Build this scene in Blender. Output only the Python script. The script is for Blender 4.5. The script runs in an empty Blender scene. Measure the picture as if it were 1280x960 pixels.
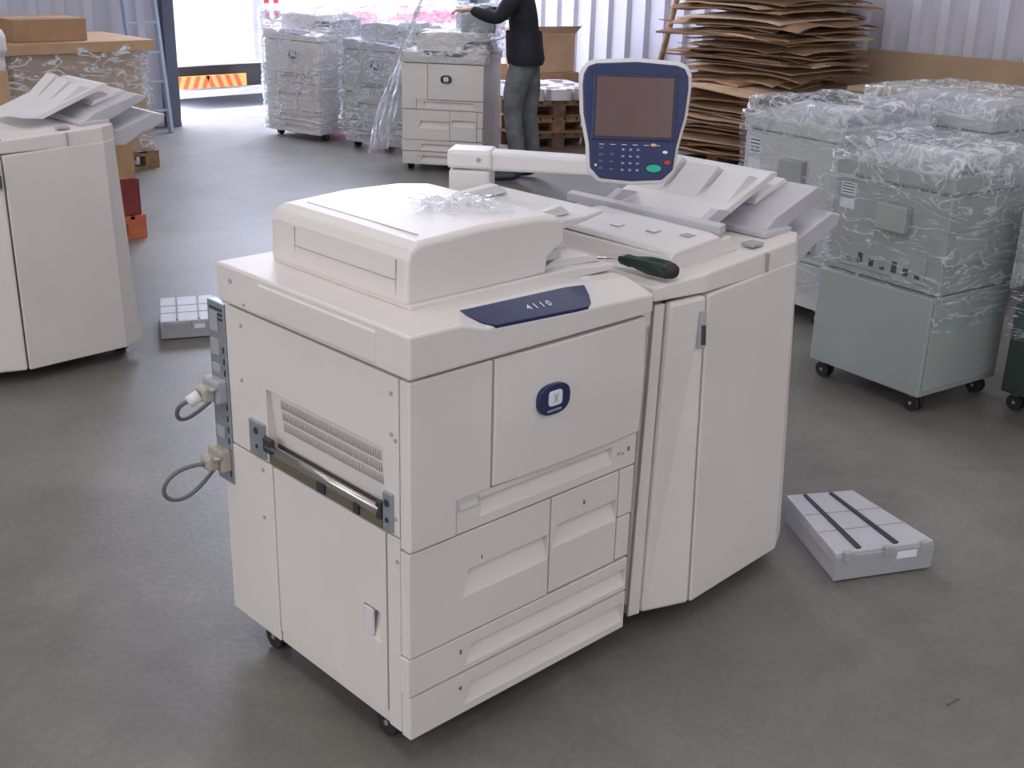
import bpy, bmesh, math, random
from mathutils import Vector as V, Matrix, noise, Euler
random.seed(7)
sc=bpy.context.scene
COL=sc.collection
try: sc.view_settings.view_transform='Standard'
except Exception: pass

# ---------------------------------------------------------------- materials
def mat(name,col,rough=0.5,metal=0.0,noise_amt=0.0,noise_scale=8.0,bump=0.0,bump_scale=60.0,spec=0.5):
    m=bpy.data.materials.new(name);m.use_nodes=True;nt=m.node_tree
    b=nt.nodes['Principled BSDF'];b.inputs['Base Color'].default_value=(*col,1)
    b.inputs['Roughness'].default_value=rough;b.inputs['Metallic'].default_value=metal
    b.inputs['Specular IOR Level'].default_value=spec
    tc=nt.nodes.new('ShaderNodeTexCoord')
    if noise_amt>0:
        n=nt.nodes.new('ShaderNodeTexNoise');n.inputs['Scale'].default_value=noise_scale;n.inputs['Detail'].default_value=5
        nt.links.new(tc.outputs['Object'],n.inputs['Vector'])
        r=nt.nodes.new('ShaderNodeValToRGB');nt.links.new(n.outputs['Fac'],r.inputs['Fac'])
        lo=[max(0,c*(1-noise_amt)) for c in col];hi=[min(1,c*(1+noise_amt)) for c in col]
        r.color_ramp.elements[0].position=0.3;r.color_ramp.elements[1].position=0.7
        r.color_ramp.elements[0].color=(*lo,1);r.color_ramp.elements[1].color=(*hi,1)
        nt.links.new(r.outputs['Color'],b.inputs['Base Color'])
    if bump>0:
        n2=nt.nodes.new('ShaderNodeTexNoise');n2.inputs['Scale'].default_value=bump_scale
        nt.links.new(tc.outputs['Object'],n2.inputs['Vector'])
        bp=nt.nodes.new('ShaderNodeBump');bp.inputs['Strength'].default_value=bump;bp.inputs['Distance'].default_value=0.01
        nt.links.new(n2.outputs['Fac'],bp.inputs['Height']);nt.links.new(bp.outputs['Normal'],b.inputs['Normal'])
    return m

WHITE=mat('white_plastic',(0.70,0.655,0.635),0.48,noise_amt=0.035,noise_scale=3,bump=0.03,bump_scale=300)
WHITE2=mat('white_plastic_cool',(0.68,0.655,0.66),0.45,noise_amt=0.03,noise_scale=3)
GREYP=mat('grey_plastic',(0.36,0.36,0.39),0.5,noise_amt=0.05)
LGREY=mat('light_grey_plastic',(0.50,0.49,0.53),0.45,noise_amt=0.05)
MGREY=mat('wrapped_body_light',(0.58,0.58,0.59),0.45,noise_amt=0.05)
VENT=mat('vent_slot_grey',(0.42,0.40,0.40),0.6)
CORE=mat('dark_gap',(0.16,0.15,0.15),0.7)
SEAM=mat('seam_grey',(0.34,0.32,0.32),0.7)
BLACK=mat('black_rubber',(0.02,0.02,0.022),0.6)
DARK=mat('dark_plastic',(0.035,0.035,0.04),0.4)
NAVY=mat('navy_plastic',(0.018,0.028,0.10),0.35,noise_amt=0.05)
KEYB=mat('key_blue_grey',(0.07,0.10,0.24),0.4)
METAL=mat('zinc_steel',(0.36,0.40,0.44),0.4,metal=0.6,noise_amt=0.12,noise_scale=30)
CHROME=mat('brushed_steel',(0.6,0.58,0.55),0.25,metal=0.9)
OLIVE=mat('slot_brass',(0.16,0.14,0.09),0.5,metal=0.3)
SCREEN=mat('lcd_screen',(0.13,0.075,0.075),0.25,noise_amt=0.06,noise_scale=4)
GREEN=mat('green_button',(0.02,0.45,0.30),0.4)
RED=mat('red_button',(0.5,0.04,0.04),0.4)
INK=mat('label_ink',(0.05,0.05,0.06),0.6)
LABEL=mat('label_white',(0.75,0.77,0.85),0.5)
BEIGE=mat('beige_connector',(0.40,0.36,0.31),0.5)
CABLE=mat('grey_cable',(0.14,0.14,0.15),0.5)
TEAL=mat('green_grey_panel',(0.34,0.38,0.365),0.45,noise_amt=0.06,noise_scale=2)
MIDG=mat('machine_mid_grey',(0.36,0.38,0.37),0.5,noise_amt=0.08)
BROWN=mat('carton_brown',(0.38,0.23,0.13),0.8,noise_amt=0.15,noise_scale=6)
BROWN2=mat('carton_dark',(0.24,0.13,0.07),0.85,noise_amt=0.2,noise_scale=6)
BROWN3=mat('carton_light',(0.50,0.33,0.20),0.8,noise_amt=0.12,noise_scale=6)
BROWN4=mat('carton_pinkish',(0.60,0.44,0.31),0.8,noise_amt=0.12,noise_scale=6)
REDC=mat('red_carton',(0.22,0.03,0.03),0.7,noise_amt=0.15)
PALW=mat('pallet_wood',(0.26,0.15,0.08),0.85,noise_amt=0.3,noise_scale=14)
PALR=mat('pallet_orange',(0.50,0.14,0.06),0.8,noise_amt=0.2)
PLY=mat('plywood',(0.55,0.42,0.29),0.7,noise_amt=0.12,noise_scale=4)
PLYD=mat('plywood_wall_panel',(0.38,0.27,0.18),0.7,noise_amt=0.12,noise_scale=3)
ALU=mat('ladder_aluminium',(0.42,0.48,0.58),0.4,metal=0.5)
JACKET=mat('black_jacket',(0.012,0.013,0.022),0.8,noise_amt=0.3,noise_scale=14,bump=0.5,bump_scale=14)
JEANS=mat('jeans_denim',(0.13,0.14,0.145),0.85,noise_amt=0.35,noise_scale=10,bump=0.5,bump_scale=18)
SKIN=mat('skin',(0.55,0.33,0.24),0.55)
HAIR=mat('hair_brown',(0.05,0.03,0.02),0.7)
STEEL_DK=mat('door_frame_steel',(0.07,0.08,0.11),0.5)
FOAM=mat('packing_foam',(0.72,0.68,0.72),0.7,noise_amt=0.05)
TRUCKW=mat('truck_white',(0.85,0.85,0.87),0.4)
VANR=mat('van_red',(0.75,0.08,0.18),0.4)
CORR=mat('corrugated_white',(0.52,0.52,0.59),0.5,noise_amt=0.05,noise_scale=1.0)

def floormat():
    m=bpy.data.materials.new('concrete_floor');m.use_nodes=True;nt=m.node_tree;b=nt.nodes['Principled BSDF'];L=nt.links
    tc=nt.nodes.new('ShaderNodeTexCoord')
    def nz(s,d,r=0.5,dist=0):
        n=nt.nodes.new('ShaderNodeTexNoise');n.inputs['Scale'].default_value=s;n.inputs['Detail'].default_value=d;n.inputs['Roughness'].default_value=r;n.inputs['Distortion'].default_value=dist
        L.new(tc.outputs['Object'],n.inputs['Vector']);return n
    n=nz(0.7,9,0.62,0.3);n2=nz(45,4);n3=nz(3.2,8,0.7,0.8);n4=nz(1.7,10,0.75,1.5)
    r=nt.nodes.new('ShaderNodeValToRGB');e=r.color_ramp.elements
    e[0].position=0.34;e[0].color=(0.112,0.106,0.093,1);e[1].position=0.68;e[1].color=(0.205,0.195,0.176,1)
    L.new(n.outputs['Fac'],r.inputs['Fac'])
    def over(a,bsock,f,mode='OVERLAY'):
        mx=nt.nodes.new('ShaderNodeMix');mx.data_type='RGBA';mx.blend_type=mode;mx.inputs[0].default_value=f
        L.new(a,mx.inputs[6]);L.new(bsock,mx.inputs[7]);return mx
    m1=over(r.outputs['Color'],n2.outputs['Fac'],0.22);m2=over(m1.outputs[2],n3.outputs['Fac'],0.40)
    # sparse dark stains
    rs=nt.nodes.new('ShaderNodeValToRGB');rs.color_ramp.elements[0].position=0.30;rs.color_ramp.elements[0].color=(0.72,0.71,0.69,1);rs.color_ramp.elements[1].position=0.40;rs.color_ramp.elements[1].color=(1,1,1,1)
    L.new(n4.outputs['Fac'],rs.inputs['Fac']);m3=over(m2.outputs[2],rs.outputs['Color'],0.8,'MULTIPLY')
    L.new(m3.outputs[2],b.inputs['Base Color'])
    rr=nt.nodes.new('ShaderNodeMapRange');rr.inputs[3].default_value=0.34;rr.inputs[4].default_value=0.58
    L.new(n3.outputs['Fac'],rr.inputs[0]);L.new(rr.outputs[0],b.inputs['Roughness'])
    bp=nt.nodes.new('ShaderNodeBump');bp.inputs['Strength'].default_value=0.08;bp.inputs['Distance'].default_value=0.01
    L.new(n2.outputs['Fac'],bp.inputs['Height']);L.new(bp.outputs['Normal'],b.inputs['Normal'])
    return m
FLOOR=floormat()

def plasticwrap(name,lo=0.07,hi=0.65,scale=5.0,stretch=(1,1,3.5),wd=0.03):
    m=bpy.data.materials.new(name);m.use_nodes=True;nt=m.node_tree;nt.nodes.clear()
    out=nt.nodes.new('ShaderNodeOutputMaterial');mix=nt.nodes.new('ShaderNodeMixShader')
    tr=nt.nodes.new('ShaderNodeBsdfTransparent');tr.inputs[0].default_value=(0.95,0.96,0.97,1)
    pr=nt.nodes.new('ShaderNodeBsdfPrincipled');pr.inputs['Base Color'].default_value=(0.75,0.78,0.80,1)
    pr.inputs['Roughness'].default_value=0.12;pr.inputs['Specular IOR Level'].default_value=1.0
    tc=nt.nodes.new('ShaderNodeTexCoord');mp=nt.nodes.new('ShaderNodeMapping');mp.inputs['Scale'].default_value=stretch
    n=nt.nodes.new('ShaderNodeTexNoise');n.inputs['Scale'].default_value=scale;n.inputs['Detail'].default_value=7;n.inputs['Distortion'].default_value=1.2
    nt.links.new(tc.outputs['Object'],mp.inputs[0]);nt.links.new(mp.outputs[0],n.inputs['Vector'])
    s=nt.nodes.new('ShaderNodeMath');s.operation='SUBTRACT';s.inputs[1].default_value=0.5;nt.links.new(n.outputs['Fac'],s.inputs[0])
    a=nt.nodes.new('ShaderNodeMath');a.operation='ABSOLUTE';nt.links.new(s.outputs[0],a.inputs[0])
    r=nt.nodes.new('ShaderNodeMapRange');r.inputs[1].default_value=0.0;r.inputs[2].default_value=wd;r.inputs[3].default_value=hi;r.inputs[4].default_value=lo
    nt.links.new(a.outputs[0],r.inputs[0]);nt.links.new(r.outputs[0],mix.inputs[0])
    bp=nt.nodes.new('ShaderNodeBump');bp.inputs['Strength'].default_value=0.9;bp.inputs['Distance'].default_value=0.03
    nt.links.new(n.outputs['Fac'],bp.inputs['Height']);nt.links.new(bp.outputs['Normal'],pr.inputs['Normal'])
    nt.links.new(tr.outputs[0],mix.inputs[1]);nt.links.new(pr.outputs[0],mix.inputs[2]);nt.links.new(mix.outputs[0],out.inputs[0])
    return m
WRAP=plasticwrap('plastic_wrap')
WRAPH=plasticwrap('plastic_wrap_heavy',0.16,0.85,5,(1,1,2.5),0.05)
WRAPT=plasticwrap('plastic_wrap_top',0.15,0.85,7,(1,1,1),0.05)
BAG=plasticwrap('clear_bag',0.12,0.75,9,(1,1,1),0.04)
WRAPL=plasticwrap('plastic_sheet_loose',0.42,0.92,4,(1,1,0.4),0.06)

# ---------------------------------------------------------------- builders
class Ctx: parent=None; M=Matrix.Identity(4)
def group(name,loc=(0,0,0),rot=0,scale=1):
    e=bpy.data.objects.new(name,None);COL.objects.link(e);e.empty_display_size=0.1
    e.location=loc;e.rotation_euler=(0,0,rot);e.scale=(scale,)*3
    Ctx.parent=e;Ctx.M=Matrix.Identity(4);return e
def mesh(name,verts,faces,m,bevel=0,smooth=False,weld=True,seg=2):
    me=bpy.data.meshes.new(name)
    me.from_pydata([tuple(Ctx.M@V(v)) for v in verts],[],faces)
    bm=bmesh.new();bm.from_mesh(me)
    if weld:
        bmesh.ops.remove_doubles(bm,verts=bm.verts,dist=1e-5)
        bmesh.ops.recalc_face_normals(bm,faces=bm.faces)
    bm.to_mesh(me);bm.free()
    for mm in (m if isinstance(m,list) else [m]): me.materials.append(mm)
    if smooth: me.polygons.foreach_set('use_smooth',[True]*len(me.polygons))
    o=bpy.data.objects.new(name,me);COL.objects.link(o)
    if Ctx.parent: o.parent=Ctx.parent
    if bevel:
        b=o.modifiers.new('bevel','BEVEL');b.width=bevel;b.segments=seg;b.limit_method='ANGLE';b.angle_limit=math.radians(35)
    return o
BF=[(0,1,3,2),(4,6,7,5),(0,4,5,1),(2,3,7,6),(0,2,6,4),(1,5,7,3)]
def bverts(x0,x1,y0,y1,z0,z1): return [(x,y,z) for x in (x0,x1) for y in (y0,y1) for z in (z0,z1)]
def box(name,x0,x1,y0,y1,z0,z1,m,bevel=0.003): return mesh(name,bverts(x0,x1,y0,y1,z0,z1),BF,m,bevel)
def boxes(name,lst,m,bevel=0):
    vs=[];fs=[]
    for b in lst:
        k=len(vs);vs+=bverts(*b);fs+=[tuple(i+k for i in f) for f in BF]
    return mesh(name,vs,fs,m,bevel,weld=False)
def loft(name,rings,m,bevel=0,smooth=False,caps=True):
    n=len(rings[0]);vs=[p for r in rings for p in r];fs=[]
    for i in range(len(rings)-1):
        for j in range(n):
            k=(j+1)%n;fs.append((i*n+j,i*n+k,(i+1)*n+k,(i+1)*n+j))
    if caps: fs.append(tuple(range(n))[::-1]);fs.append(tuple((len(rings)-1)*n+j for j in range(n)))
    return mesh(name,vs,fs,m,bevel,smooth)
def ext(name,prof,axis,a0,a1,m,bevel=0.003):
    def pt(p,a):
        if axis=='y': return (p[0],a,p[1])
        if axis=='x': return (a,p[0],p[1])
        return (p[0],p[1],a)
    return loft(name,[[pt(p,a0) for p in prof],[pt(p,a1) for p in prof]],m,bevel)
def cyl(name,c0,c1,r,m,n=20,r1=None,smooth=True,bevel=0):
    c0=V(c0);c1=V(c1);d=(c1-c0).normalized();u=d.orthogonal().normalized();w=d.cross(u);r1=r if r1 is None else r1
    R0=[c0+(u*math.cos(2*math.pi*i/n)+w*math.sin(2*math.pi*i/n))*r for i in range(n)]
    R1=[c1+(u*math.cos(2*math.pi*i/n)+w*math.sin(2*math.pi*i/n))*r1 for i in range(n)]
    o=loft(name,[R0,R1],m,bevel)
    if smooth:
        for p in o.data.polygons:
            if len(p.vertices)==4: p.use_smooth=True
    return o
def tube(name,pts,r,m):
    cu=bpy.data.curves.new(name,'CURVE');cu.dimensions='3D';s=cu.splines.new('NURBS');s.points.add(len(pts)-1)
    for i,p in enumerate(pts): s.points[i].co=(*(Ctx.M@V(p)),1)
    s.use_endpoint_u=True;s.order_u=4;cu.bevel_depth=r;cu.bevel_resolution=4;cu.materials.append(m)
    o=bpy.data.objects.new(name,cu);COL.objects.link(o);o.parent=Ctx.parent;return o
def text(name,s,size,M,m,ext_=0.0006):
    cu=bpy.data.curves.new(name,'FONT');cu.body=s;cu.size=size;cu.extrude=ext_;cu.align_x='CENTER';cu.align_y='CENTER';cu.materials.append(m)
    o=bpy.data.objects.new(name,cu);COL.objects.link(o);o.parent=Ctx.parent;o.matrix_local=M;return o
def holepanel(name,f,u0,u1,v0,v1,a0,a1,b0,b1,db,dt,th,m,bevel=0.002,skew=0):
    O=[(u0,v0),(u1,v0),(u1,v1),(u0,v1)];I=[(a0,b0),(a1,b0),(a1,b1),(a0+skew,b1)];D=[db,db,dt,dt]
    vs=[f(u,v,0) for u,v in O]+[f(u,v,0) for u,v in I]+[f(I[i][0],I[i][1],D[i]) for i in range(4)]+[f(u,v,th) for u,v in O]
    fs=[]
    for i in range(4):
        j=(i+1)%4
        fs.append((i,j,4+j,4+i));fs.append((4+i,4+j,8+j,8+i));fs.append((i,12+i,12+j,j))
    fs.append((8,9,10,11));fs.append((12,15,14,13))
    me=mesh(name,vs,fs,m,0)
    bm=bmesh.new();bm.from_mesh(me.data);bmesh.ops.dissolve_degenerate(bm,dist=1e-5,edges=bm.edges);bmesh.ops.recalc_face_normals(bm,faces=bm.faces);bm.to_mesh(me.data);bm.free()
    b=me.modifiers.new('bevel','BEVEL');b.width=bevel;b.segments=2;b.limit_method='ANGLE'
    return me
def caster(name,x,y,top,r=0.033):
    cyl(name+'_wheel_a',(x-0.022,y,r),(x-0.005,y,r),r,BLACK,24)
    cyl(name+'_wheel_b',(x+0.005,y,r),(x+0.022,y,r),r,BLACK,24)
    cyl(name+'_axle',(x-0.024,y,r),(x+0.024,y,r),0.007,METAL,12)
    box(name+'_fork',x-0.004,x+0.004,y-0.02,y+0.02,r,top,DARK)
    cyl(name+'_plate',(x,y,top-0.012),(x,y,top),0.03,METAL,16)
def shell(name,x0,x1,y0,y1,z0,z1,m,amp=0.02,cuts=15,freq=5,seed=0):
    bm=bmesh.new();bmesh.ops.create_cube(bm,size=1)
    bmesh.ops.subdivide_edges(bm,edges=bm.edges[:],cuts=cuts,use_grid_fill=True)
    dl=[f for f in bm.faces if f.calc_center_median().z<-0.499];bmesh.ops.delete(bm,geom=dl,context='FACES')
    s=V((x1-x0,y1-y0,z1-z0));c=V(((x0+x1)/2,(y0+y1)/2,(z0+z1)/2))
    for v in bm.verts:
        n=v.co.copy();n=V([math.copysign(max(0,abs(a)-0.42)*12,a) for a in n]);
        if n.length>0:n.normalize()
        p=V((v.co.x*s.x,v.co.y*s.y,v.co.z*s.z))+c
        k=noise.noise(p*freq+V((seed,seed*2,0)))*1.0+0.5*noise.noise(p*freq*2.7+V((0,seed,3)))
        p+=n*(amp*(0.6+k));p.z=max(p.z,0.004);v.co=Ctx.M@p
    me=bpy.data.meshes.new(name);bm.to_mesh(me);bm.free();me.materials.append(m)
    me.polygons.foreach_set('use_smooth',[True]*len(me.polygons))
    o=bpy.data.objects.new(name,me);COL.objects.link(o);o.parent=Ctx.parent;return o
fF=lambda u,v,d:(u,d,v)
fL=lambda u,v,d:(d,u,v)

# ---------------------------------------------------------------- copier
W2=WHITE2
def copier(loc=(0,0,0),rot=0,scale=1,main=False,adf=True,W=WHITE):
    g=group('photocopier',loc,rot,scale)
    box('frame_core',0.026,0.712,0.036,0.735,0.066,0.925,CORE,0)
    box('side_panel_right',0.705,0.718,0.034,0.74,0.07,0.924,W)
    box('back_panel',0.02,0.704,0.738,0.75,0.07,0.924,W)
    mesh('front_door_narrow',[fF(u,v,d) for d in (-0.004,0.03) for u,v in ((0.0,0.535),(0.128,0.535),(0.128,0.617),(0.226,0.617),(0.226,0.918),(0.0,0.918))],
         [(0,1,2,3,4,5),(6,11,10,9,8,7)]+[(i,(i+1)%6,(i+1)%6+6,i+6) for i in range(6)],W,0.004)
    n=8;rings=[]
    for i in range(n+1):
        u=0.230+(0.718-0.230)*i/n;bul=-0.006-0.008*math.sin(math.pi*i/n)
        rings.append([(u,0.03,0.622),(u,bul,0.622),(u,bul-0.004,0.77),(u,bul,0.918),(u,0.03,0.918)])
    loft('front_door_wide',rings,W,0.003)
    holepanel('tray_band',fF,0.131,0.717,0.535,0.617,0.20,0.63,0.557,0.603,0.0,0.028,0.03,W)
    holepanel('bypass_notch',fF,0.134,0.196,0.588,0.612,0.138,0.192,0.592,0.609,0.008,0.018,0.02,LGREY,0.001).location=(0,-0.002,0)
    def drawer(nm,x0,x1,z0,z1,sx0,sx1,sz0,sz1,m=W): holepanel(nm,fF,x0,x1,z0,z1,sx0,sx1,sz0,sz1,0,0.029,0.03,m,0.002,0.018)
    drawer('drawer_1',0.0,0.421,0.274,0.530,0.15,0.417,0.370,0.437)
    drawer('drawer_2',0.425,0.660,0.277,0.530,0.43,0.656,0.395,0.452)
    boxes('side_column',[(0.664,0.716,0,0.03,0.40,0.530),(0.664,0.712,0,0.03,0.279,0.396)],W,0.002)
    drawer('drawer_3',-0.004,0.712,0.176,0.270,0.16,0.706,0.190,0.240)
    drawer('drawer_4',0.0,0.712,0.063,0.171,0.16,0.706,0.082,0.138)
    FM=lambda x,y,z:Matrix.Translation((x,y,z))@Euler((math.pi/2,0,0)).to_matrix().to_4x4()
    for s,x,z in (('1',0.205,0.455),('2',0.535,0.485),('3',0.145,0.232),('4',0.145,0.135)): text('drawer_number_'+s,s,0.016,FM(x,-0.002,z),INK)
    def sup(cx,cz,a,b,y0,y1,nm,m,e=2.6,nn=36):
        pr=[]
        for i in range(nn):
            t=2*math.pi*i/nn;c,s=math.cos(t),math.sin(t)
            pr.append((cx+a*math.copysign(abs(c)**(2/e),c),cz+b*math.copysign(abs(s)**(2/e),s)))
        return ext(nm,pr,'y',y0,y1,m,0.0015)
    sup(0.395,0.793,0.049,0.036,-0.026,-0.012,'emblem_ring',NAVY)
    sup(0.395,0.797,0.021,0.018,-0.029,-0.02,'emblem_plate',LABEL,5)
    mesh('emblem_cross',[(0.387,-0.0295,0.787),(0.390,-0.0295,0.787),(0.403,-0.0295,0.808),(0.400,-0.0295,0.808),(0.400,-0.0295,0.787),(0.403,-0.0295,0.787),(0.390,-0.0295,0.808),(0.387,-0.0295,0.808)],[(0,1,2,3),(4,5,6,7)],GREYP,weld=False)
    boxes('emblem_word',[(0.372+0.009*i,0.379+0.009*i,-0.0275,-0.02,0.766,0.771) for i in range(5)],GREYP)
    boxes('warning_mark',[(0.648,0.658,-0.002,0.001,0.575,0.581),(0.664,0.671,-0.002,0.001,0.571,0.577)],GREYP)
    boxes('warning_mark_red',[(0.685,0.691,-0.002,0.001,0.577,0.587)],RED)
    Y0=0.032
    holepanel('left_upper_panel',fL,Y0,0.70,0.56,0.918,0.084,0.535,0.562,0.748,0.030,0.012,0.034,W,0.003)
    sl=[]
    for i in range(46):
        y=0.112+i*0.0084
        for r in range(3):
            z0=0.650+r*0.029
            d=0.030+(0.012-0.030)*((z0-0.562)/0.186);d2=0.030+(0.012-0.030)*((z0+0.022-0.562)/0.186)
            sl.append((min(d,d2)-0.0008,min(d,d2)+0.006,y,y+0.0036,z0,z0+0.022))
    boxes('vent_grille',sl,VENT)
    cyl('exit_rod',(-0.006,0.09,0.607),(-0.006,0.53,0.607),0.0085,CHROME,16)
    box('exit_rail',-0.004,0.02,0.09,0.53,0.585,0.597,CHROME,0.002)
    ext('exit_slot_tray',[(-0.002,0.560),(0.028,0.575),(0.028,0.59),(0.0,0.582)],'y',0.09,0.53,OLIVE,0)
    boxes('exit_slot_clips',[(-0.006,0.002,0.30,0.33,0.562,0.588),(-0.006,0.002,0.17,0.19,0.562,0.588)],DARK,0.001)
    for nm,y0,y1 in (('bracket_rear',0.542,0.608),('bracket_front',0.050,0.080)):
        box(nm,-0.008,0.002,y0,y1,0.565,0.655,METAL,0.002)
        cyl(nm+'_hole_a',(-0.0095,(y0+y1)/2,0.632),(-0.007,(y0+y1)/2,0.632),0.009,DARK,14)
        cyl(nm+'_hole_b',(-0.0095,(y0+y1)/2,0.592),(-0.007,(y0+y1)/2,0.592),0.006,DARK,14)
    box('roller_clip_rear',-0.014,0.0,0.505,0.54,0.592,0.628,DARK,0.003)
    box('roller_clip_front',-0.012,0.0,0.082,0.10,0.585,0.628,DARK,0.003)
    holepanel('left_service_door',fL,0.082,0.520,0.10,0.553,0.104,0.165,0.268,0.345,0.004,0.022,0.025,W,0.003)
    box('service_door_grip',-0.002,0.006,0.130,0.163,0.272,0.341,W2,0.003)
    box('left_post_front',0.0,0.025,Y0,0.077,0.066,0.554,W)
    box('left_post_rear',0.0,0.025,0.525,0.75,0.066,0.554,W)
    box('left_base_rail',0.004,0.025,0.08,0.522,0.066,0.095,W)
    for i,(y,z) in enumerate(((0.055,0.88),(0.63,0.88),(0.045,0.60),(0.565,0.53),(0.04,0.50),(0.57,0.40),(0.64,0.74),(0.055,0.79),(0.042,0.78))):
        cyl('screw_%d'%i,(-0.002,y,z),(0.001,y,z),0.005,GREYP,12)
    box('interface_plate',-0.004,0.02,0.702,0.778,0.44,0.915,METAL,0.002)
    boxes('interface_ports',[(-0.008,0.0,0.728,0.765,z,z+h) for z,h in ((0.84,0.05),(0.78,0.04),(0.735,0.02),(0.56,0.03))],GREYP,0.001)
    boxes('interface_holes',[(-0.006,0.0,0.710+0.012*i,0.716+0.012*i,0.895-0.012*j,0.901-0.012*j) for i in range(5) for j in range(3)]+
          [(-0.006,0.0,0.710,0.714,0.46+0.03*i,0.475+0.03*i) for i in range(12)],DARK)
    if main:
        za,zb=0.690,0.505
        for k,(y,z) in enumerate(((0.745,za),(0.745,zb))):
            box('connector_shell_%d'%k,-0.030,0.0,y-0.036,y+0.036,z-0.030,z+0.030,GREYP if k==0 else BEIGE,0.006)
            box('connector_body_%d'%k,-0.060,-0.028,y-0.024,y+0.024,z-0.022,z+0.016,BEIGE,0.008)
            cyl('connector_thumbscrew_%d'%k,(-0.05,y-0.03,z+0.012),(-0.02,y-0.03,z+0.012),0.006,METAL,10)
        cyl('connector_plug_white',(-0.058,0.745,za-0.005),(-0.085,0.755,za-0.02),0.016,W2,14)
        tube('interface_cable_0',[(-0.08,0.75,za-.015),(-0.10,0.78,za-.03),(-0.10,0.80,za-.07),(-0.07,0.82,za-.095),(-0.03,0.83,za-.09),(0.02,0.84,za-.07)],0.0055,CABLE)
        tube('interface_cable_1',[(-0.06,0.745,zb-.005),(-0.10,0.77,zb-.005),(-0.155,0.79,zb-.04),(-0.15,0.80,zb-.10),(-0.08,0.80,zb-.12),(-0.03,0.79,zb-.07),(-0.0,0.80,zb-.05)],0.0055,CABLE)
    for i,(x,y) in enumerate(((0.045,0.12),(0.045,0.60),(0.66,0.12),(0.66,0.62))): caster('caster_%d'%i,x,y,0.068)
    st=[(-0.006,1.018,1.020),(0.13,1.016,1.020),(0.20,0.994,1.019),(0.50,0.980,1.016),(0.62,0.976,1.004),(0.732,0.972,0.996)]
    loft('top_deck',[[(x,-0.012,0.925),(x,-0.012,fz),(x,0.075,tz),(x,0.72,tz),(x,0.72,0.925)] for x,fz,tz in st],W,0.006)
    def zs(x,v):
        for i in range(len(st)-1):
            if st[i][0]<=x<=st[i+1][0]:
                t=(x-st[i][0])/(st[i+1][0]-st[i][0]);a=st[i][1]*(1-t)+st[i+1][1]*t;b=st[i][2]*(1-t)+st[i+1][2]*t
                return a+(b-a)*v
    N=20;up=[];lo=[]
    for i in range(N+1):
        s=i/N;x=0.185+(0.562-0.185)*s
        v1=0.82;v0=-0.02+0.04*s+0.75*max(0,(s-0.86)/0.14)**1.5+0.6*max(0,(0.12-s)/0.12)**2
        v0=max(0.01,min(v0,0.78))
        up.append((x,-0.012+0.087*v1,zs(x,v1)+0.004));lo.append((x,-0.012+0.087*v0,zs(x,v0)+0.004))
    vs=up+lo+[(p[0],p[1],p[2]-0.02) for p in up]+[(p[0],p[1],p[2]-0.02) for p in lo];K=N+1
    fs=[(i,i+1,K+i+1,K+i) for i in range(N)]+[(K+i,K+i+1,3*K+i+1,3*K+i) for i in range(N)]+[(i+1,i,2*K+i,2*K+i+1) for i in range(N)]+[(0,K,3*K,2*K),(N,2*K+N,3*K+N,K+N)]
    mesh('model_badge',vs,fs,NAVY)
    ang=math.atan2(0.034,0.087)
    text('badge_digits','4 1 1 0',0.026,Matrix.Translation((0.380,0.020,zs(0.38,0.37)+0.0055))@Euler((ang,0.03,0)).to_matrix().to_4x4(),LABEL)
    box('deck_side_inset',-0.010,0.0,0.095,0.535,0.934,1.004,W,0.004)
    cyl('deck_screw',(-0.009,0.655,0.985),(-0.004,0.655,0.985),0.006,GREYP,12)
    cyl('deck_screw_b',(-0.009,0.60,0.94),(-0.004,0.60,0.94),0.004,GREYP,12)
    box('deck_mark',0.60,0.625,0.10,0.105,1.002,1.010,LABEL,0)
    if adf:
        Ctx.M=Matrix.Translation((0.014,-0.02,0))
        ext('platen_cover',[(0.088,1.018),(0.088,1.030),(0.56,1.030),(0.72,1.018),(0.72,1.004),(0.6,1.003)],'y',0.14,0.66,W,0.004)
        prof=[(0.083,1.028),(0.087,1.125),(0.096,1.148),(0.118,1.160),(0.30,1.171),(0.46,1.168),(0.53,1.160),(0.552,1.150),(0.552,1.098),(0.525,1.088),(0.500,1.070),(0.495,1.030)]
        def ring(y,s):
            cx,cz=0.33,1.03
            return [(cx+(p[0]-cx)*(1-0.02*s),y,cz+(p[1]-cz)*(1-0.08*s)) for p in prof]
        loft('document_feeder_cover',[ring(0.148,1),ring(0.158,0.2),ring(0.35,0),ring(0.62,0),ring(0.66,0.6)],W,0.005)
        boxes('feeder_seams',[(0.0835,0.090,0.185,0.56,1.076,1.0775),(0.0845,0.092,0.558,0.5595,1.035,1.12),(0.0845,0.092,0.183,0.1845,1.033,1.12)],SEAM)
        boxes('feeder_top_seams',[(0.150,0.1515,0.19,0.60,1.1612,1.1628)],SEAM)
        ext('document_tray',[(0.50,1.135),(0.58,1.120),(0.72,1.118),(0.78,1.126),(0.78,1.116),(0.72,1.104),(0.60,1.090),(0.52,1.10)],'y',0.24,0.62,W2,0.004)
        ext('document_tray_guide_front',[(0.58,1.118),(0.58,1.135),(0.66,1.146),(0.70,1.122)],'y',0.27,0.29,W2,0.003)
        ext('document_tray_guide_rear',[(0.58,1.118),(0.58,1.140),(0.70,1.150),(0.74,1.125)],'y',0.54,0.57,W2,0.003)
        ext('document_tray_support',[(0.50,1.030),(0.50,1.06),(0.58,1.088),(0.68,1.100),(0.70,1.03),(0.70,1.02)],'y',0.42,0.63,W2,0.006)
        ext('document_exit_tray',[(0.50,1.030),(0.55,1.052),(0.66,1.045),(0.71,1.02)],'y',0.17,0.41,W2,0.005)
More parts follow.
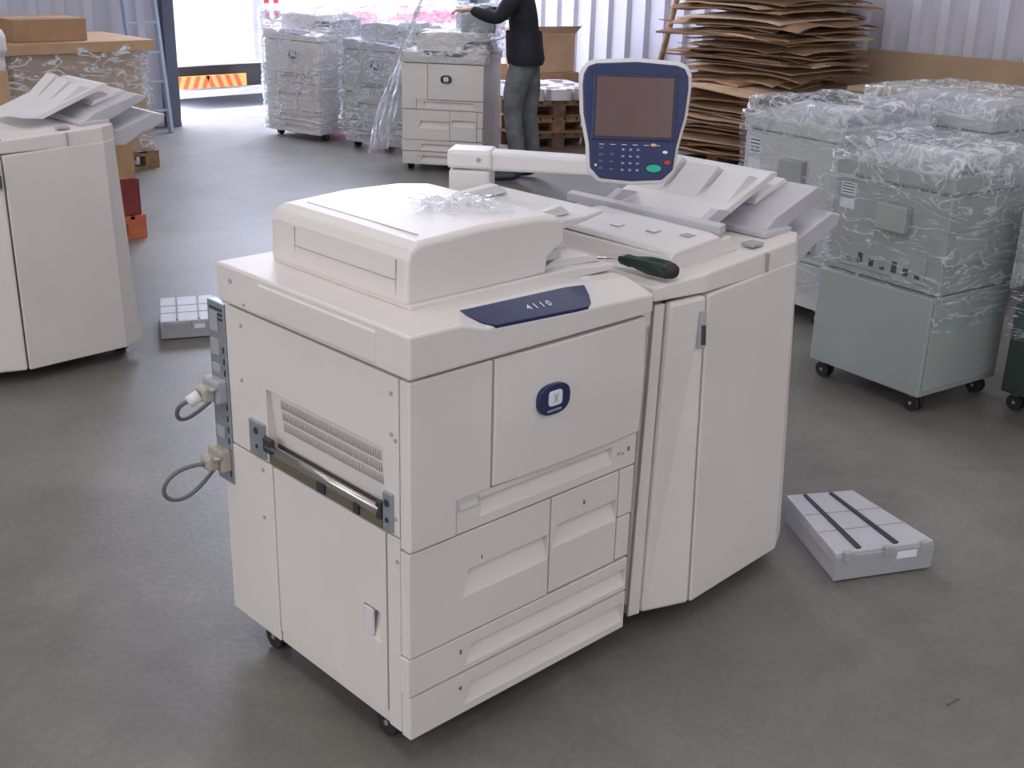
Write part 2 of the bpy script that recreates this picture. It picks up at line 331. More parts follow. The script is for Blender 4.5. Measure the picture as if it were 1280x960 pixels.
        ext('document_exit_stop',[(0.60,1.045),(0.62,1.075),(0.66,1.07),(0.68,1.04)],'y',0.26,0.34,W2,0.004)
        box('feeder_exit_roller',0.50,0.55,0.155,0.20,1.055,1.078,LGREY,0.004)
        Ctx.M=Matrix.Identity(4)
    return g
def control_panel():
    A=V((0.825,0.750,0));B=V((1.07,0.44,0));d=(B-A).normalized();nrm=V((-d.y,d.x,0))
    X=Matrix((( d.x,nrm.x,0,A.x),(d.y,nrm.y,0,A.y),(0,0,1,0),(0,0,0,1)))
    Ctx.M=X
    ext('arm_post',[(-0.055,-0.05),(0.06,-0.05),(0.06,0.05),(-0.055,0.05)],'z',0.93,1.150,W2,0.008)
    ext('arm_cap',[(-0.06,-0.055),(0.065,-0.055),(0.065,0.055),(-0.06,0.055)],'z',1.153,1.204,W2,0.010)
    ext('arm_beam',[(0.0,1.148),(0.0,1.201),(0.395,1.194),(0.395,1.150)],'y',-0.04,0.04,W2,0.008)
    cyl('arm_lamp',(0.03,-0.057,1.18),(0.03,-0.052,1.18),0.007,GREYP,12)
    Ctx.M=Matrix.Identity(4)
    box('arm_mount',0.70,0.83,0.68,0.82,0.85,0.935,W2,0.006)
    c=V((1.081,0.384,1.299));nn=V((-0.70,-0.69,0.13)).normalized();xx=V((0,0,1)).cross(nn).normalized();yy=nn.cross(xx)
    Ctx.M=Matrix(((xx.x,yy.x,nn.x,c.x),(xx.y,yy.y,nn.y,c.y),(xx.z,yy.z,nn.z,c.z),(0,0,0,1)))
    def outline(s,top=0.149,bot=0.120,h=0.163):
        keys=[(-bot+0.03,-h),(-bot,-h+0.03),(-bot-0.006,-h*0.4),(-top+0.004,0.02),(-top-0.002,h*0.6),(-top,h-0.035),(-top+0.012,h-0.012),(-top+0.035,h-0.004),(0,h+0.003),
              (top-0.035,h-0.004),(top-0.012,h-0.012),(top,h-0.035),(top+0.002,h*0.6),(top-0.004,0.02),(bot+0.006,-h*0.4),(bot,-h+0.03),(bot-0.03,-h),(0,-h-0.006)]
        return [(x*s,y*s) for x,y in keys]
    def slab(nm,s,z0,z1,m,b=0.004): 
        o=outline(s);return loft(nm,[[(x,y,z0) for x,y in o],[(x,y,z1) for x,y in o]],m,b)
    slab('panel_back_shell',1.0,-0.045,0.0,W2,0.012)
    slab('panel_navy_face',0.935,-0.005,0.006,NAVY,0.004)
    box('panel_screen_frame',-0.113,0.113,-0.050,0.124,0.004,0.010,mat('screen_bezel',(0.02,0.025,0.07),0.4),0.003)
    box('panel_screen',-0.102,0.102,-0.040,0.115,0.008,0.0115,SCREEN,0.001)
    boxes('panel_keys',[(-0.030+0.020*i,-0.019+0.020*i,-0.078-0.018*j,-0.070-0.018*j,0.004,0.009) for i in range(3) for j in range(4)]+
          [(-0.09,-0.078,-0.074-0.018*j,-0.067-0.018*j,0.004,0.009) for j in range(4)]+[(-0.06,-0.050,-0.09-0.02*j,-0.084-0.02*j,0.004,0.009) for j in range(3)],KEYB,0.001)
    boxes('panel_labels',[(-0.09+0.03*i,-0.076+0.03*i,-0.062,-0.0605,0.004,0.0075) for i in range(6)]+[(-0.1,-0.094,-0.12,-0.114,0.004,0.0075)]+[(-0.026+0.020*i,-0.023+0.020*i,-0.0755-0.018*j,-0.0725-0.018*j,0.004,0.0095) for i in range(3) for j in range(4)],LABEL)
    def disc(nm,x,y,a,b,m):
        n=20;o=[(x+a*math.cos(6.2832*i/n),y+b*math.sin(6.2832*i/n)) for i in range(n)]
        loft(nm,[[(p[0],p[1],0.004) for p in o],[(p[0],p[1],0.011) for p in o]],m,0.001)
    disc('start_key',0.060,-0.122,0.020,0.010,GREEN);disc('stop_key',0.096,-0.105,0.009,0.006,RED);disc('clear_key',0.088,-0.078,0.007,0.004,LABEL)
    disc('reset_key',0.056,-0.060,0.008,0.004,mat('amber_key',(0.7,0.45,0.3),0.4))
    Ctx.M=Matrix.Translation(c)
    box('panel_joint',-0.03,0.04,0.03,0.10,-0.145,-0.06,W2,0.008)
    Ctx.M=Matrix.Identity(4)

# ---------------------------------------------------------------- finisher
def finisher(loc=(0,0,0),rot=0,inserter=True,W=WHITE):
    g=group('paper_finisher',loc,rot)
    def hexa(nm,b,t,z0,z1,m,bev=0.005):
        return loft(nm,[[(x,y,z0) for x,y in b],[(x,y,z) for (x,y),z in zip(t,z1 if isinstance(z1,list) else [z1]*len(t))]],m,bev)
    hexa('frame_core',[(0.79,0.05),(1.45,0.06),(1.45,0.715),(0.79,0.715)],[(0.81,0.06),(1.42,0.09),(1.42,0.695),(0.81,0.695)],0.07,0.93,CORE,0)
    hexa('left_side_skin',[(0.772,0.045),(0.79,0.045),(0.79,0.73),(0.772,0.73)],[(0.797,0.055),(0.81,0.055),(0.81,0.72),(0.797,0.72)],0.08,0.925,W)
    hexa('right_side_skin',[(1.45,0.045),(1.485,0.045),(1.485,0.73),(1.45,0.73)],[(1.42,0.075),(1.455,0.075),(1.455,0.72),(1.42,0.72)],0.07,0.96,W)
    hexa('back_skin',[(0.775,0.72),(1.485,0.72),(1.485,0.74),(0.775,0.74)],[(0.80,0.70),(1.455,0.70),(1.455,0.72),(0.80,0.72)],0.08,0.95,W)
    hexa('door_edge_strip',[(0.768,0.030),(0.806,0.022),(0.81,0.04),(0.78,0.06)],[(0.800,0.038),(0.834,0.034),(0.838,0.05),(0.81,0.06)],0.055,[0.918]*4,W,0.003)
    hexa('door_strip',[(0.809,0.020),(0.950,-0.032),(0.952,0.03),(0.815,0.04)],[(0.837,0.020),(0.962,0.004),(0.962,0.04),(0.842,0.05)],0.055,[0.920,0.923,0.923,0.920],W,0.010)
    hexa('door_main',[(0.956,-0.032),(1.39,-0.008),(1.486,0.040),(1.47,0.06),(0.962,0.03)],[(0.967,0.004),(1.39,0.030),(1.457,0.070),(1.44,0.09),(0.967,0.04)],0.055,[0.923,0.937,0.94,0.94,0.923],W,0.006)
    mesh('door_handle_recess',[(0.933,-0.006,0.79),(0.947,-0.013,0.79),(0.951,-0.004,0.885),(0.937,0.003,0.885),(0.933,0.012,0.79),(0.947,0.012,0.79),(0.951,0.012,0.885),(0.937,0.012,0.885)],[(0,1,2,3),(0,4,5,1),(1,5,6,2),(2,6,7,3),(3,7,4,0)],GREYP,0.001)
    mesh('door_handle_grip',[(0.936,-0.0095,0.80),(0.946,-0.016,0.80),(0.949,-0.010,0.85),(0.939,-0.0035,0.85)],[(0,1,2,3)],DARK,weld=False)
    hexa('top_cover',[(0.792,0.034),(0.962,0.008),(1.39,0.032),(1.463,0.074),(1.465,0.73),(0.792,0.73)],
         [(0.792,0.040),(0.962,0.014),(1.39,0.038),(1.460,0.080),(1.462,0.725),(0.792,0.725)],0.928,[0.965,0.977,0.996,1.0,1.0,0.965],W,0.006)
    box('hinge_block',0.738,0.790,0.035,0.12,0.86,0.955,W,0.012)
    boxes('top_notch',[(1.22,1.27,0.06,0.10,0.994,1.003)],GREYP,0.002)
    boxes('cover_split',[(1.235,1.238,0.016,0.03,0.935,0.985)],SEAM)
    if not inserter:
        boxes('front_top_seam',[(0.97,0.972,0.012,0.70,0.978,0.984)],SEAM)
    if inserter:
        loft('inserter_base',[[(0.90,y,0.965),(0.915,y,1.012),(1.16,y,1.03),(1.20,y,0.985)] for y in (0.09,0.11,0.62,0.64)],W,0.006)
        loft('inserter_cover',[[(0.915,y,1.010+k),(0.925,y,1.026+k),(1.11,y,1.042+k),(1.13,y,1.026+k)] for y,k in ((0.09,-0.006),(0.12,0),(0.50,0.006),(0.53,0.002))],W2,0.005)
        boxes('inserter_icons',[(1.00,1.03,0.22,0.25,1.030,1.0385),(0.98,1.01,0.33,0.36,1.030,1.0375),(1.03,1.06,0.13,0.16,1.030,1.0395)],GREYP,0.0)
        boxes('inserter_icon_fills',[(1.004,1.026,0.224,0.246,1.030,1.0392),(0.984,1.006,0.334,0.356,1.030,1.0382)],LABEL,0.0)
        ext('inserter_guide_bar',[(1.12,1.035),(1.12,1.058),(1.145,1.064),(1.15,1.04)],'y',0.10,0.66,LGREY,0.003)
        ext('inserter_guide_front',[(1.14,1.04),(1.14,1.06),(1.19,1.085),(1.26,1.07)],'y',0.16,0.185,LGREY,0.002)
        ext('inserter_guide_rear',[(1.14,1.04),(1.14,1.06),(1.19,1.085),(1.26,1.07)],'y',0.50,0.525,LGREY,0.002)
        boxes('inserter_latch',[(0.925,0.96,0.56,0.60,1.0,1.05)],GREYP,0.003)
    ext('inserter_tray',[(1.13,1.03),(1.20,1.035),(1.48,1.145),(1.51,1.145),(1.51,1.135),(1.22,1.02)],'y',0.20,0.58,W2,0.003)
    for k,(y0,y1) in enumerate(((0.22,0.31),(0.33,0.44),(0.46,0.55))):
        ext('tray_fin_%d'%k,[(1.25,1.035),(1.30,1.075),(1.40,1.145+0.01*k),(1.46,1.130)],'y',y0,y1,W2,0.003)
    ext('offset_tray_upper',[(1.34,0.998),(1.40,1.040),(1.60,1.105),(1.64,1.095),(1.62,1.075),(1.45,1.00)],'y',0.12,0.52,LGREY,0.004)
    ext('offset_tray_upper_lip',[(1.44,1.055),(1.45,1.075),(1.58,1.117),(1.60,1.104)],'y',0.22,0.42,W2,0.003)
    ext('offset_tray_lower',[(1.465,0.90),(1.475,0.965),(1.66,1.025),(1.71,1.015),(1.70,0.98),(1.60,0.945),(1.52,0.90)],'y',0.10,0.50,LGREY,0.005)
    box('stack_rest',1.33,1.46,0.10,0.60,0.995,1.012,LGREY,0.004)
    for i,(x,y) in enumerate(((0.83,0.12),(1.42,0.13),(0.83,0.64),(1.42,0.64))): caster('caster_%d'%i,x,y,0.075)
    return g

g=copier(main=True);control_panel()
finisher()

def crumple(name,w,h,amp,M,m,n=26,freq=9,seed=0):
    Ctx.parent=None;Ctx.M=M
    vs=[];fs=[]
    for i in range(n+1):
        for j in range(n+1):
            u=i/n-0.5;v=j/n-0.5;r=1+0.25*noise.noise(V((u*5,v*5,seed)))
            z=amp*(abs(noise.noise(V((u*freq,v*freq,seed))))*1.6+0.4*abs(noise.noise(V((u*freq*2.2,v*freq*2.2,seed)))))*max(0,1-(2*max(abs(u),abs(v)))**4)+0.001
            vs.append((u*w*r,v*h*r,z))
    for i in range(n):
        for j in range(n): k=i*(n+1)+j;fs.append((k,k+n+1,k+n+2,k+1))
    o=mesh(name,vs,fs,m,0,True,weld=False);Ctx.M=Matrix.Identity(4);return o
crumple('clear_plastic_bag',0.23,0.20,0.016,Matrix.Translation((0.405,0.32,1.173))@Euler((0,0.0,-0.6)).to_matrix().to_4x4(),BAG,26,6)

g=group('screwdriver')
def revolve(name,a,b,prof,m,n=24,flute=0):
    a=V(a);b=V(b);d=(b-a).normalized();u=d.orthogonal().normalized();w=d.cross(u);L=(b-a).length;rings=[]
    for t,r in prof:
        rings.append([a+d*(L*t)+(u*math.cos(2*math.pi*i/n)+w*math.sin(2*math.pi*i/n))*(r*(1-flute*(i%4==0))) for i in range(n)])
    return loft(name,rings,m,0,True)
HG=mat('screwdriver_green',(0.012,0.030,0.024),0.4)
SZ=0.998
revolve('handle',(0.852,0.030,SZ),(0.842,0.200,SZ),[(0,0.010),(0.03,0.019),(0.10,0.0225),(0.42,0.0225),(0.62,0.0175),(0.72,0.0145),(0.80,0.016),(0.95,0.013),(1,0.006)],HG,24,0.12)
revolve('handle_butt',(0.8535,0.019,SZ),(0.850,0.050,SZ),[(0,0.004),(0.1,0.014),(0.4,0.0195),(1,0.021)],BLACK)
cyl('shaft',(0.843,0.195,SZ),(0.836,0.27,0.985),0.003,CHROME,12)

# ---------------------------------------------------------------- left finisher, background copiers
finisher((-0.625,2.93,0),0,False)
def cop_bg(x,y,deg,s,W=WHITE,adf=True): 
    return copier((x,y,0),math.radians(deg),s,False,adf,W)
cop_bg(4.54,5.78,-54,0.92)
shell('wrap_top',0.0,0.74,-0.02,0.74,0.95,1.36,WRAPH,0.04,14,5,3)
box('operator_head_stem',0.60,0.66,0.30,0.36,1.1,1.30,W2)
Ctx.M=Matrix.Translation((0.62,0.22,1.28))@Euler((math.radians(-20),0,0)).to_matrix().to_4x4()
box('operator_head',-0.15,0.15,-0.02,0.03,-0.11,0.11,GREYP,0.01);Ctx.M=Matrix.Identity(4)
def drape(name,p0,p1,q0,q1,m,n=26,amp=0.05,seed=1):
    p0,p1,q0,q1=map(V,(p0,p1,q0,q1));nn=((p1-p0).cross(q0-p0)).normalized();vs=[];fs=[]
    for i in range(n+1):
        for j in range(n+1):
            u=i/n;v=j/n;a=p0.lerp(p1,u);b=q0.lerp(q1,u);p=a.lerp(b,v)
            p=p+nn*(amp*(noise.noise(V((u*6,v*2,seed)))+0.5*noise.noise(V((u*14,v*6,seed))))+0.10*math.sin(v*math.pi)*0.3)
            vs.append(p)
    for i in range(n):
        for j in range(n): k=i*(n+1)+j;fs.append((k,k+n+1,k+n+2,k+1))
    return mesh(name,vs,fs,m,0,True,weld=False)
drape('wrap_hanging_sheet',(0.16,-0.02,1.42),(0.05,0.55,1.42),(-0.30,-0.08,0.14),(-0.22,0.30,0.14),WRAPL)
cop_bg(4.66,7.95,-80,0.95)
shell('wrap_all',-0.02,0.74,-0.03,0.77,0.10,1.22,WRAPH,0.03,14,5,5)
cop_bg(4.85,6.98,-78,0.92,LGREY)
shell('wrap_all',-0.02,0.74,-0.03,0.77,0.10,1.25,WRAPH,0.04,14,5,6)

# ---------------------------------------------------------------- wrapped machines at right
def wrapped(loc,deg,w,d,hb,ht,base,top,seed,name='wrapped_office_machine',xo=0.0,ports=True):
    g=group(name,loc,math.radians(deg))
    box('cabinet',0,w,0,d,0.075,hb-0.004,base,0.006)
    box('cabinet_door',0.015,w-0.015,-0.008,0.0,0.10,hb-0.03,base,0.003)
    box('upper_body',xo,w,0.0,d-0.01,hb,ht-0.10,top,0.008)
    box('upper_deck',xo-0.01,w+0.01,-0.01,d,ht-0.096,ht-0.03,top,0.01)
    ext('deck_tray',[(xo+0.05,ht-0.03),(xo+0.08,ht+0.0),(w*0.55,ht+0.03),(w-0.05,ht-0.02),(w-0.05,ht-0.03)],'y',0.06,d-0.08,LGREY,0.006)
    if ports:
        h=ht-0.1-hb
        boxes('side_recess_plate',[(xo-0.006,xo,d*0.12,d*0.86,hb+0.03,hb+h*0.34)],MIDG,0.003)
        boxes('side_ports',[(xo-0.010,xo-0.004,d*(0.16+0.1*i),d*(0.20+0.1*i),hb+0.05,hb+0.05+0.015*(1+i%3)) for i in range(7)],DARK,0.001)
        boxes('side_box',[(xo-0.04,xo,d*0.30,d*0.55,hb+h*0.55,hb+h*0.82)],MIDG,0.006)
        boxes('side_labels',[(xo-0.003,xo,d*0.80,d*0.93,hb+h*0.80,hb+h*0.93),(xo-0.003,xo,d*0.80,d*0.93,hb+h*0.66,hb+h*0.76)],LABEL,0)
        boxes('side_label_stripes',[(xo-0.004,xo,d*0.81,d*0.92,hb+h*(0.82+0.03*i),hb+h*(0.83+0.03*i)) for i in range(4)],INK,0)
    boxes('front_seams',[(0.02,w-0.02,-0.010,-0.002,hb+0.12,hb+0.124),(0.02,w-0.02,-0.002,0.0,hb+0.25,hb+0.254)],SEAM)
    for i,(x,y) in enumerate(((0.05,0.05),(w-0.05,0.05),(0.05,d-0.05),(w-0.05,d-0.05))): caster('caster_%d'%i,x,y,0.077)
    shell('wrap_upper',xo-0.012,w+0.018,-0.018,d+0.010,hb-0.14,ht-0.01,WRAP,0.012,22,7,seed)
    shell('wrap_crown',xo+0.01,w-0.01,0.0,d-0.01,ht-0.10,ht+0.05,WRAPT,0.022,18,8,seed+10)
    return g
wrapped((2.85,0.33,0),-9,0.51,0.57,0.49,0.985,TEAL,MIDG,1,xo=0.03)
wrapped((3.56,1.24,0),-9,0.64,0.62,0.30,0.995,MGREY,MGREY,2)
wrapped((4.35,0.90,0),-9,0.80,0.8,0.40,1.02,MGREY,MGREY,3,ports=False)
wrapped((3.14,-0.26,0),-9,0.56,0.42,0.45,0.86,mat('dark_green_cabinet',(0.03,0.045,0.04),0.4),mat('charcoal_body',(0.05,0.06,0.06),0.4),4)

# ---------------------------------------------------------------- floor trays
def floor_tray(corners,h,rails,nm='paper_tray_unit'):
    g=group(nm)
    A,B,C,D=[V((*c,0)) for c in corners]
    up=V((0,0,1))
    def P(u,v,z): return (A.lerp(B,u)).lerp(D.lerp(C,u),v)+up*z
    def quadbox(n,u0,u1,v0,v1,z0,z1,m,b=0.003):
        return mesh(n,[P(u,v,z) for u in (u0,u1) for v in (v0,v1) for z in (z0,z1)],BF,m,b)
    quadbox('lower_shell',0.02,0.98,0.02,0.98,0.0,h*0.55,LGREY)
    quadbox('upper_shell',0,1,0,1,h*0.58,h,LGREY,0.004)
    quadbox('front_lip',0.0,1.0,-0.02,0.0,h*0.05,h*0.9,GREYP)
    for i,(u0,u1) in enumerate(rails):
        quadbox('rail_%d'%i,u0,u1,0.02,0.96,h,h+0.006,DARK,0.001)
    for i,u in enumerate((0.08,0.48,0.86)):
        quadbox('latch_%d'%i,u,u+0.08,-0.035,0.02,h*0.7,h+0.002,MIDG,0.002)
    for i,v in enumerate((0.33,0.62)): quadbox('top_step_%d'%i,0.01,0.99,v,v+0.008,h,h+0.002,GREYP,0)
    quadbox('side_label',0.62,0.82,-0.023,-0.02,h*0.55,h*0.8,LABEL,0)
floor_tray([(1.44,-0.18),(1.74,-0.33),(1.86,0.02),(1.66,0.14)],0.095,[(0.22,0.27),(0.60,0.65)])
floor_tray([(1.00,3.07),(1.22,2.97),(1.41,3.32),(1.18,3.42)],0.085,[(0.30,0.33),(0.70,0.73)])
g=group('floor_debris')
tube('strip',[(1.13,-0.705,0.003),(1.15,-0.712,0.004),(1.165,-0.70,0.003),(1.175,-0.715,0.003)],0.002,CABLE)

# ---------------------------------------------------------------- cartons, pallets, cardboard
def pallet(x0,y0,w,d,z=0.0,m=PALW,nm=None):
    L=[]
    for i in range(7):
        a=x0+i*(w-0.1)/6;L.append((a,a+0.1,y0,y0+d,z+0.118,z+0.14))
    for j in range(3):
        b=y0+j*(d-0.1)/2
        L.append((x0,x0+w,b,b+0.1,z+0.098,z+0.117));L.append((x0,x0+w,b,b+0.1,z+0.0,z+0.018))
        for i in range(3): a=x0+i*(w-0.12)/2;L.append((a,a+0.12,b,b+0.1,z+0.018,z+0.098))
    boxes('pallet',L,m,0.002)
def carton(nm,x0,x1,y0,y1,z0,z1,m,open_=False):
    box(nm,x0,x1,y0,y1,z0,z1,m,0.004)
    ym=(y0+y1)/2;boxes(nm+'_tape',[(x0-0.001,x1+0.001,ym-0.025,ym+0.025,z1-0.06,z1+0.0015)],BROWN4)
    if open_:
        mesh(nm+'_flaps',[(x0,y0,z1),(x1,y0,z1),(x1,y0-0.12,z1+0.08),(x0,y0-0.12,z1+0.08),(x0,y1,z1),(x0-0.12,y1,z1+0.05),(x0-0.12,y0,z1+0.05),(x0,y0,z1)],[(0,1,2,3),(4,5,6,7)],m,weld=False)
g=group('carton_pallet_stack')
pallet(1.35,4.92,0.53,0.60,0,PALR)
carton('red_carton',1.37,1.86,4.93,5.50,0.142,0.36,REDC)
carton('brown_carton',1.37,1.84,4.93,5.48,0.362,0.72,BROWN)
g=group('wrapped_carton_load')
pallet(1.9,7.0,1.15,0.9,0,PALW)
carton('lower_cartons',1.95,3.0,7.03,7.85,0.142,0.55,BROWN3)
carton('pale_cartons',2.0,2.98,7.05,7.85,0.552,0.90,BROWN4)
box('plywood_lid',1.85,3.08,6.98,7.9,0.902,0.98,BROWN3)
carton('box_on_top',2.05,2.6,7.1,7.6,0.982,1.14,BROWN)
shell('wrap',1.93,3.02,7.0,7.88,0.15,0.93,WRAPH,0.03,12,5,9)
g=group('white_sack_on_carton')
Ctx.M=Matrix.Translation((0.9,6.1,0))
carton('support_carton',0,0.7,0,0.7,0,0.9,BROWN3)
shell('white_sack',0.06,0.68,0.04,0.66,0.90,1.13,FOAM,0.05,12,6,4);Ctx.M=Matrix.Identity(4)

g=group('pallet_pile')
Ctx.M=Matrix.Translation((5.95,5.92,0))@Matrix.Rotation(math.radians(-22),4,'Z')
for i in range(3): pallet(0,0,0.8,0.9,0.143*i,PALW if i%2 else mat('pallet_wood_dk%d'%i,(0.17,0.10,0.06),0.85,noise_amt=0.3,noise_scale=12))
fo=[]
for i in range(3):
    x=0.0+i*0.27
    fo+=[(x,x+0.25,0,0.06,0.432,0.53),(x,x+0.25,0.2,0.26,0.432,0.53),(x,x+0.05,0,0.8,0.432,0.53),(x+0.2,x+0.25,0,0.8,0.432,0.53),(x,x+0.25,0.74,0.8,0.432,0.53),(x,x+0.25,0.45,0.5,0.432,0.53)]
boxes('packing_foam_frames',fo,FOAM,0.004)
Ctx.M=Matrix.Identity(4)
g=group('brown_cartons')
Ctx.M=Matrix.Translation((6.85,6.75,0))@Matrix.Rotation(math.radians(-15),4,'Z')
carton('carton_a',0,0.6,0,0.6,0,0.55,BROWN);carton('carton_b',0.02,0.55,0.02,0.5,0.552,0.92,BROWN3,True)
carton('carton_c',-0.55,-0.05,0.3,0.9,0,0.62,BROWN3)
Ctx.M=Matrix.Identity(4)

def cardboard_stack():
    group('flattened_cardboard_stack')
    mats=[BROWN,BROWN2,BROWN3,BROWN4,BROWN,BROWN3];rnd=random.Random(5)
    z=0.145
    pallet(6.62,3.72,1.2,1.1)
    vs=[];fs=[];mi=[]
    i=0
    while z<1.56:
        t=z/1.5
        sx=rnd.uniform(0.85,1.40);sy=rnd.uniform(0.80,1.32);a=rnd.gauss(0,0.15)
        cx=7.22+rnd.gauss(0,0.07)+0.06*t;cy=4.28+rnd.gauss(0,0.08)-0.02*t
        th=rnd.uniform(0.006,0.016);seed=rnd.random()*50;n=8;k=len(vs)
        amp=rnd.uniform(0.008,0.03);curl=rnd.choice([0,0,0.03,0.05,-0.05,0.08]);droop=rnd.uniform(0,0.06)
        for s in (0,1):
            for p in range(n+1):
                for q in range(n+1):
                    u=p/n-0.5;v=q/n-0.5;x=u*sx;y=v*sy
                    dz=amp*noise.noise(V((u*3,v*3,seed)))+curl*max(0,abs(u)-0.3)*2*(1 if (u<0) else .4)-droop*((abs(v)*2)**4+(abs(u)*2)**4)*0.5
                    vs.append((min(cx+x*math.cos(a)-y*math.sin(a),8.02),cy+x*math.sin(a)+y*math.cos(a),max(0.143,z+dz+s*th)))
        N=(n+1)**2
        def fa(f): fs.append(f);mi.append(i%6)
        for p in range(n):
            for q in range(n):
                b=k+p*(n+1)+q;fa((b+N,b+N+n+1,b+N+n+2,b+N+1));fa((b,b+1,b+n+2,b+n+1))
        for p in range(n):
            b=k+p*(n+1);fa((b,b+n+1,b+n+1+N,b+N));b=k+p*(n+1)+n;fa((b+n+1,b,b+N,b+n+1+N))
            b=k+p;fa((b+1,b,b+N,b+1+N));b=k+n*(n+1)+p;fa((b,b+1,b+1+N,b+N))
        z+=rnd.uniform(0.011,0.027);i+=rnd.choice([1,2,1,3])
    o=mesh('sheets',vs,fs,mats,0,weld=False)
    for p,m_ in zip(o.data.polygons,mi): p.material_index=m_
cardboard_stack()
g=group('wooden_pole')
cyl('pole',(7.05,5.45,0.02),(8.05,5.75,1.9),0.03,PALW,10)

g=group('plywood_stack')
box('sheets_lower',7.28,8.05,1.0,3.30,0.10,0.62,BROWN3,0.004)
boxes('bearers',[(7.3,8.05,1.2,1.3,0,0.10),(7.3,8.05,3.1,3.2,0,0.10)],PALW)
for i in range(3): box('sheet_%d'%i,7.24-0.01*i,8.06,0.9,3.40+0.02*i,0.622+0.04*i,0.658+0.04*i,PLY,0.002)
g=group('plywood_boards_upright')
boxes('board',[(8.10,8.125,-1.0,1.2,0.005,0.965),(8.10,8.125,1.205,3.80,0.005,0.965)],PLYD,0.002)
box('board_rear',8.10,8.125,3.805,5.0,0.005,0.955,PLYD,0.002)

g=group('aluminium_ladder')
Ctx.M=Matrix.Translation((3.66,8.52,0))@Matrix.Rotation(math.radians(-7),4,'X')
boxes('rails',[(0,0.03,0,0.06,0.005,2.6),(0.30,0.33,0,0.06,0.005,2.6)],ALU,0.003)
boxes('rungs',[(0.02,0.31,0.015,0.045,0.2+0.26*i,0.225+0.26*i) for i in range(9)],ALU,0.002)
Ctx.M=Matrix.Identity(4)

